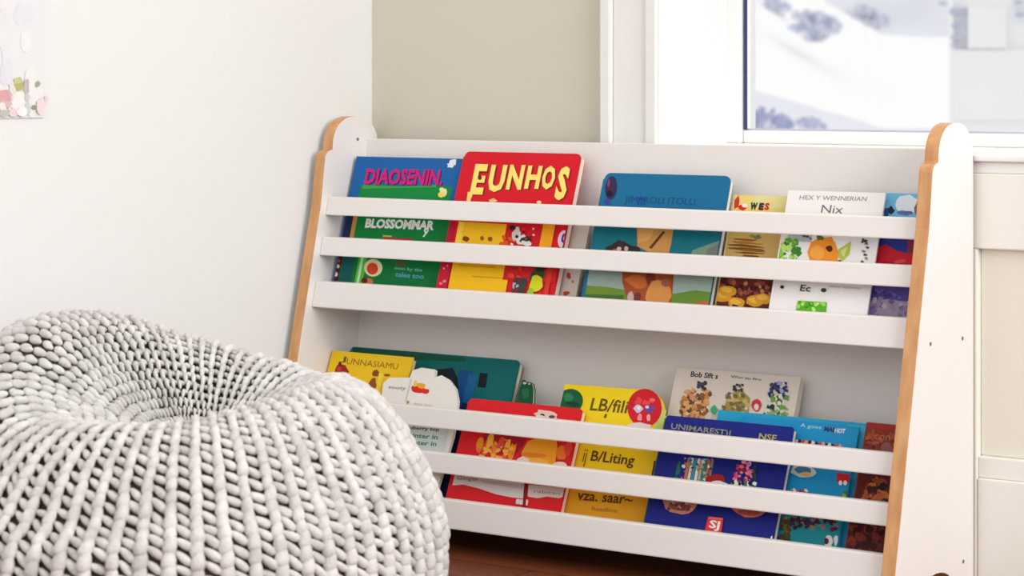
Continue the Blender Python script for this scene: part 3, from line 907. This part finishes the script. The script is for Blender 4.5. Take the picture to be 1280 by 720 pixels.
b.dots([(70, 28, 44), (110, 40, 50), (60, 50, 70), (150, 120, 110), (40, 40, 60)], 990, 1050, 646, 660, 60, 2, 4, 9)
b.dots([(110, 100, 40), (60, 70, 40), (176, 130, 50), (90, 60, 40)], 980, 992, 648, 684, 40, 2, 4, 11)
b.ell((230, 230, 228), 1037, 677, 5, 9, 10, 10, .2).ell((90, 36, 40), 1034, 677, 3, 4).ell((226, 230, 230), 1046, 676, 3, 7, 0, 9, .2).ell((40, 90, 60), 1046, 688, 6, 2.5)
b.dots([(200, 90, 80), (150, 110, 90)], 992, 1048, 682, 687, 12, 1, 2, 12)
b.done()

b = Book('navy picture book with crowded colourful figures and a small red square', (833, 520), (993, 533), 0.203, 0.43, ZL, (24, 34, 126), t=0.015, rc=0.004, spine=(30, 90, 60), group=GL)
b.text((150, 150, 110), 'UNIMAREST)|', 838, 538, 912, 547, 9, 0.01).text((176, 170, 80), 'NSE', 948, 549, 970, 552, 8, 0.02)
b.ell((30, 110, 90), 848, 586, 3, 9, 10, 10, .3).ell((40, 120, 70), 845, 598, 4, 2)
for i, cc in enumerate([(214, 120, 90), (230, 220, 200), (60, 150, 170), (236, 230, 226), (200, 170, 90), (60, 130, 110), (200, 110, 60), (150, 120, 90)]):
    b.band(cc, 860 + i * 4.2, 863.4 + i * 4.2, 572 + i * .4, 604)
b.dots([(236, 226, 210), (60, 140, 150), (214, 110, 70), (50, 60, 80), (150, 180, 170)], 856, 892, 572, 603, 46, 1.2, 2.6, 4)
b.ell((160, 26, 34), 894, 600, 13, 7, 0, 14, .12).ell((236, 230, 226), 900, 606, 10, 5, 8, 12, .2)
b.dots([(226, 80, 130), (236, 170, 190), (206, 40, 90), (240, 120, 160), (150, 30, 60)], 922, 944, 576, 604, 50, 1.6, 3.4, 6)
b.dots([(30, 60, 60), (50, 90, 90)], 944, 950, 578, 604, 12, 1.4, 2.6, 9)
b.dots([(24, 22, 30), (236, 236, 232), (40, 40, 44), (230, 226, 224), (60, 110, 110)], 914, 948, 602, 616, 60, 1.8, 3.4, 7)
b.ell((196, 132, 116), 851, 628, 22, 15, 5, 18, .06).ell((150, 80, 70), 851, 634, 15, 5, 5).dots([(120, 60, 60), (214, 160, 140)], 838, 868, 628, 638, 16, 1.4, 2.6, 5)
b.ell((206, 116, 96), 937, 634, 22, 13, 5, 18, .06).ell((180, 80, 70), 937, 641, 14, 4, 5)
b.poly((226, 54, 62), [(886, 646), (905, 648), (902, 669), (881, 667)]).text(WHT, 'SJ', 886, 663, 899, 665, 13, 0.03).poly((236, 110, 100), [(887, 646.5), (904, 648), (903.6, 650.5), (886.4, 649)])
b.ell(WHT, 966, 673, 2, 2.5)
b.done()

b = Book('dark reddish brown book against the right side panel, rightmost on the lower tier', (1085, 527), (1146, 534), 0.18, 0.43, ZL, (136, 48, 30), t=0.012, group=GL)
b.poly((160, 44, 34), [(1086, 528), (1144, 534), (1143, 541), (1084, 535)])
b.dots([(110, 34, 24), (156, 70, 40), (96, 28, 24), (176, 86, 50), (126, 50, 40)], 1082, 1124, 541, 572, 40, 2, 6, 4)
b.ell((140, 84, 84), 1108, 560, 7, 8, 0, 10, .2).text((190, 110, 70), 'con', 1093, 549, 1112, 551, 6, 0.0)
b.band((92, 28, 26), 1074, 1140, 588, 640)
b.dots([(176, 90, 44), (150, 66, 34), (120, 46, 30), (196, 110, 56), (70, 24, 24)], 1084, 1112, 598, 630, 50, 2, 6, 6)
b.ell((44, 30, 26), 1104, 608, 6, 5, 0, 10, .3).ell((190, 100, 50), 1098, 622, 9, 5, -20, 10, .2)
b.band((84, 26, 28), 1064, 1140, 644, 720)
b.dots([(126, 46, 32), (110, 34, 28), (60, 20, 24), (140, 56, 36)], 1066, 1104, 656, 690, 44, 3, 7, 8)
b.done()

# ------------------------------------------------------------------ knitted pouf
def yarn_mat(name, c0, c1, bump):
    m = bpy.data.materials.new(name)
    m.use_nodes = True
    nt = m.node_tree
    b = nt.nodes['Principled BSDF']
    b.inputs['Roughness'].default_value = 0.95
    b.inputs['Specular IOR Level'].default_value = 0.05
    b.inputs['Sheen Weight'].default_value = 0.1
    tc = nt.nodes.new('ShaderNodeTexCoord')
    nz = nt.nodes.new('ShaderNodeTexNoise')
    nz.inputs['Scale'].default_value = 45
    nz.inputs['Detail'].default_value = 4
    rp = nt.nodes.new('ShaderNodeValToRGB')
    rp.color_ramp.elements[0].position = 0.35
    rp.color_ramp.elements[0].color = L(c0)
    rp.color_ramp.elements[1].position = 0.65
    rp.color_ramp.elements[1].color = L(c1)
    n2 = nt.nodes.new('ShaderNodeTexNoise')
    n2.inputs['Scale'].default_value = 420
    n2.inputs['Detail'].default_value = 3
    bp_ = nt.nodes.new('ShaderNodeBump')
    bp_.inputs['Strength'].default_value = bump
    bp_.inputs['Distance'].default_value = 0.002
    nt.links.new(tc.outputs['Object'], nz.inputs['Vector'])
    nt.links.new(tc.outputs['Object'], n2.inputs['Vector'])
    nt.links.new(nz.outputs['Fac'], rp.inputs['Fac'])
    nt.links.new(rp.outputs['Color'], b.inputs['Base Color'])
    nt.links.new(n2.outputs['Fac'], bp_.inputs['Height'])
    nt.links.new(bp_.outputs['Normal'], b.inputs['Normal'])
    return m

M_YARN = yarn_mat('chunky_yarn', (200, 197, 194), (229, 227, 225), 0.6)
M_UNDER = yarn_mat('gap_shade_lining', (74, 60, 52), (92, 76, 66), 0.3)  # dark brown paints in the shade of the gaps between stitches

PD = 2.48
KS = PD / 2.62            # scale of the pouf
pc = at_depth(206, 102, PD)
pouf = empty('knitted_pouf', (pc.x, pc.y, 0))
tag(pouf, 'chunky light grey knitted pouf with a sunken centre on the floor', 'pouf')
PR = 0.310 * KS
CR = 46                     # angular control resolution


RIM = [(-3.1416, .305), (-2.4, .250), (-1.57, .252), (-.95, .270), (-.5, .280), (0, .281), (.5, .272), (.62, .266), (.8, .277), (1.2, .286),
       (1.55, .305), (1.72, .310), (1.86, .325), (2.2, .342), (2.7, .344), (3.1416, .312)]


def rim_h(th):
    """height of the top rim for direction th (0 right, pi/2 away from the viewer, pi left, -pi/2 near)"""
    xs_ = [a for a, _ in RIM]; ys_ = [b for _, b in RIM]
    tot = 0
    for d, wgt in ((-.12, .2), (-.06, .2), (0, .2), (.06, .2), (.12, .2)):
        t = (th + d + math.pi) % (2 * math.pi) - math.pi
        tot += wgt * float(np.interp(t, xs_, ys_))
    return CAM.z * (1 - KS) + tot * KS


def profile(th):
    R = PR * (1 + 0.015 * math.cos(2 * th + 0.6) + 0.012 * math.cos(5 * th))
    H = rim_h(th)
    zc_ = CAM.z * (1 - KS) + 0.212 * KS
    near = max(0.0, -math.sin(th))
    return [(0.0, zc_), (0.10 * R, zc_ + 0.004), (0.28 * R, zc_ + 0.40 * (H - zc_)), (0.46 * R, zc_ + 0.86 * (H - zc_)),
            (0.62 * R, H), (0.78 * R, H - 0.030), (0.905 * R, H - 0.083), (0.975 * R, 0.170), (R, 0.118),
            (0.975 * R, 0.055), (0.90 * R, 0.014), (0.72 * R, 0.004)]


def catmull(P, n):
    P = np.array(P, float)
    P = np.vstack([2 * P[0] - P[1], P, 2 * P[-1] - P[-2]])
    out = []
    for i in range(1, len(P) - 2):
        for k in range(n):
            t = k / n
            a, b, c, d = P[i-1], P[i], P[i+1], P[i+2]
            out.append(0.5 * ((2*b) + (-a+c)*t + (2*a-5*b+4*c-d)*t*t + (-a+3*b-3*c+d)*t**3))
    out.append(P[-2])
    out = np.array(out)
    out[:, 1] = np.maximum(out[:, 1], 0.003)
    return out


NC = 132                     # knit columns (rope and purl alternate)
CX, CY = 0.050, -0.020         # gather point offset in pouf axes (right, away)
curves = []
for j in range(NC):
    th = 2 * math.pi * (j + 0.5) / NC
    th = (th + math.pi) % (2 * math.pi) - math.pi
    P = catmull(profile(th), 10)
    seg = np.linalg.norm(np.diff(P, axis=0), axis=1)
    s = np.concatenate([[0], np.cumsum(seg)])
    curves.append((th, P, s))


def surf(j, sv):
    """point for fractional column j and arc position sv (metres from the centre)"""
    th = 2 * math.pi * (j + 0.5) / NC
    th = (th + math.pi) % (2 * math.pi) - math.pi
    _, P, s = curves[int(round(j)) % NC]
    r = np.interp(sv, s, P[:, 0]); z = np.interp(sv, s, P[:, 1])
    k = max(0.0, 1 - r / PR) ** 1.5
    a = r * math.cos(th) + CX * k
    b = r * math.sin(th) + CY * k
    return np.array([RGT.x * a + FWD.x * b, RGT.y * a + FWD.y * b, z]), r


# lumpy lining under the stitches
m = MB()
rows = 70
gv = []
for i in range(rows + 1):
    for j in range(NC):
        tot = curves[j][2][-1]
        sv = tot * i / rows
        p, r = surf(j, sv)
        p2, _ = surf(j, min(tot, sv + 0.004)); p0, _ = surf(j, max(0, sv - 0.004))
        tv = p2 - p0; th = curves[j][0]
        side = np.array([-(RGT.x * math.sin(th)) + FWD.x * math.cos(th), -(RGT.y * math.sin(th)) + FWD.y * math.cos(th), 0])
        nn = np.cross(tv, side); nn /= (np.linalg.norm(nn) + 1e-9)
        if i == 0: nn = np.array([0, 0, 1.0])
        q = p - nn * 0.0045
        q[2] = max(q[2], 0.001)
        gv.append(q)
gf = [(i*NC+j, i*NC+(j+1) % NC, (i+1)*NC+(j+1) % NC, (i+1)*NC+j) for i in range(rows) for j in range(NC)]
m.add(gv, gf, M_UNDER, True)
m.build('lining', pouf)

# stitch template: stretched ball with a soft point
NU, NV = 8, 6
tv_, tf_ = [], []
tv_.append((0, -1, 0))
for i in range(1, NV):
    a = math.pi * i / NV
    y = -math.cos(a)
    rad = math.sin(a) ** 0.8 * (1.0 + 0.22 * y)
    for k in range(NU):
        b = 2 * math.pi * k / NU
        tv_.append((rad * math.cos(b), y, rad * math.sin(b)))
tv_.append((0, 1, 0))
for k in range(NU):
    tf_.append((0, 1 + (k+1) % NU, 1 + k))
for i in range(NV - 2):
    for k in range(NU):
        a = 1 + i * NU + k; b = 1 + i * NU + (k+1) % NU
        tf_.append((a, b, b + NU)); tf_.append((a, b + NU, a + NU))
last = len(tv_) - 1
for k in range(NU):
    tf_.append((last, 1 + (NV-2) * NU + k, 1 + (NV-2) * NU + (k+1) % NU))
TV = np.array(tv_); TF = np.array(tf_)
rng = np.random.default_rng(5)
HROW = 0.0130
allv, allf = [], []
cnt = 0
for j in range(NC):
    rope = (j % 2 == 0)
    tot = curves[j][2][-1]
    nrow = int(tot / HROW)
    for i in range(1, nrow):
        sv = (i + (0.0 if rope else 0.5)) * tot / nrow
        p, r = surf(j, sv)
        if r < 0.055 * PR:
            continue
        if r < 0.22 * PR and (j // 2) % 2 == 1 and r < 0.12 * PR:
            continue
        th = curves[j][0]
        p2, _ = surf(j, min(tot, sv + 0.005)); p0, _ = surf(j, max(0, sv - 0.005))
        tdir = p2 - p0; tdir /= np.linalg.norm(tdir)
        side = np.array([-(RGT.x * math.sin(th)) + FWD.x * math.cos(th), -(RGT.y * math.sin(th)) + FWD.y * math.cos(th), 0])
        nn = np.cross(tdir, side); nn = nn / np.linalg.norm(nn)
        w = 2 * math.pi * r / NC           # column width
        wk = min(1.0, w / 0.0139)
        if rope:
            tilt = -0.14 + rng.normal(0, 0.07)
            sx, sy, sz = 0.52 * w, 0.0110 * (0.55 + 0.45 * wk), 0.0068 * (0.45 + 0.55 * wk)
            off = 0.0030
        else:
            tilt = 0.98 + rng.normal(0, 0.10)
            sx, sy, sz = 0.0046 * (0.5 + 0.5 * wk), 0.86 * w, 0.0054 * (0.45 + 0.55 * wk)
            off = -0.0004
        ct, st_ = math.cos(tilt), math.sin(tilt)
        yd = tdir * ct + side * st_
        xd_ = side * ct - tdir * st_
        jit = rng.normal(0, 0.0005, 3)
        k = 1 + rng.normal(0, 0.06)
        V = p + nn * off + jit + (TV[:, :1] * xd_ * sx + TV[:, 1:2] * yd * sy + TV[:, 2:3] * nn * sz) * k
        V[:, 2] = np.maximum(V[:, 2], 0.0006)
        allv.append(V); allf.append(TF + cnt); cnt += len(TV)
AV = np.concatenate(allv); AF = np.concatenate(allf)
me = bpy.data.meshes.new('knitted_cover')
me.vertices.add(len(AV)); me.vertices.foreach_set('co', AV.ravel())
me.loops.add(AF.size); me.loops.foreach_set('vertex_index', AF.ravel().astype(np.int32))
me.polygons.add(len(AF))
me.polygons.foreach_set('loop_start', np.arange(0, AF.size, 3, dtype=np.int32))
me.polygons.foreach_set('use_smooth', np.ones(len(AF), dtype=bool))
me.update(calc_edges=True); me.validate()
bm = bmesh.new(); bm.from_mesh(me)
bmesh.ops.recalc_face_normals(bm, faces=bm.faces[:])
bm.to_mesh(me); bm.free()
me.materials.append(M_YARN)
link('knitted_cover', me, pouf)

# ------------------------------------------------------------------ flower print on the left wall
def lw(px, py, e=0.0):
    return hit(px, py, (1, 0, 0), (XL + 0.003 + e, 0, 0))
a = lw(56, 147); b = lw(-90, 147)
pr = empty('flower_picture', (XL, (a.y + b.y) / 2, a.z))
tag(pr, 'pale lavender flower picture hung unframed on the left wall', 'picture')
m = MB()
m.box((XL + 0.0002, b.y, a.z), (XL + 0.003, a.y, a.z + 0.42), mat((234, 234, 237), 0.8, 0.01, 6, spec=0.1, key='print'))
def wl_ell(rgb, cx, cy, rx, ry, e, n=12, j=0.2):
    rnd = random.Random(int(cx * 7 + cy))
    pts = []
    for i in range(n):
        t = 2 * math.pi * i / n; k = 1 + rnd.uniform(-j, j)
        pts.append(lw(cx + rx * k * math.cos(t), cy + ry * k * math.sin(t), e))
    m.face(pts, mat(rgb, 0.8, 0.06, 90, spec=0.1, key='printink'))
e = 0.0002
for (rgb, cx, cy, rx, ry) in [((230, 230, 236), 30, 18, 12, 16), ((238, 238, 242), 33, 50, 8, 14), ((228, 229, 237), 8, 90, 8, 18), ((231, 233, 234), 4, 40, 6, 30),
        ((236, 237, 236), 40, 115, 14, 28), ((238, 236, 234), 22, 128, 12, 14), ((224, 168, 172), 5, 121, 9, 9), ((236, 226, 224), 17, 110, 5, 8), ((186, 184, 118), 24, 106, 6, 9), ((206, 206, 150), 22, 101, 5, 4),
        ((196, 186, 196), 33, 108, 3.5, 10), ((208, 208, 214), 34, 122, 3, 6), ((168, 174, 150), 47.5, 105, 3.2, 4), ((240, 238, 234), 22, 128, 9, 9),
        ((216, 190, 190), 7, 130, 8, 5), ((240, 232, 226), 3, 133, 5, 5), ((196, 196, 184), 5, 142, 7, 4), ((240, 214, 214), 17, 141, 6, 5),
        ((206, 214, 216), 34, 136, 4, 7), ((150, 156, 130), 43, 134, 3, 3), ((240, 220, 222), 51, 132, 7, 10), ((232, 216, 214), 58, 124, 4, 5), ((244, 244, 242), 28, 139, 7, 6)]:
    e += 0.00012
    wl_ell(rgb, cx, cy, min(rx, 56 - cx if cx > 46 else rx), ry, e)
m.build('print_sheet', pr, loc=pr.location)

# ------------------------------------------------------------------ light
w = bpy.data.worlds.new('world')
S.world = w
w.use_nodes = True
bg = w.node_tree.nodes['Background']
bg.inputs[0].default_value = (1.0, 0.985, 0.96, 1)
bg.inputs[1].default_value = 1.05


def area(name, loc, target, size, power, col):
    d = bpy.data.lights.new(name, 'AREA')
    d.shape = 'RECTANGLE'
    d.size, d.size_y = size
    d.energy = power
    d.color = col
    o = bpy.data.objects.new(name, d)
    C.objects.link(o)
    o.location = loc
    o.rotation_euler = (Vector(target) - Vector(loc)).to_track_quat('-Z', 'Y').to_euler()
    return o

area('side_window_light', (3.4, -1.2, 1.5), (0.0, -0.6, 0.35), (1.8, 1.6), 52, (0.97, 0.985, 1.0))
area('rear_fill_light', (1.6, -3.4, 1.7), (0.6, -0.2, 0.3), (1.6, 1.2), 8, (1.0, 0.985, 0.96))  # added soft fill from behind the camera, no modelled window there
area('window_light', ((WX0 + WX1) / 2, 0.5, 1.3), (0.7, -1.2, 0.2), (1.1, 0.9), 2.5, (0.95, 0.975, 1.0))
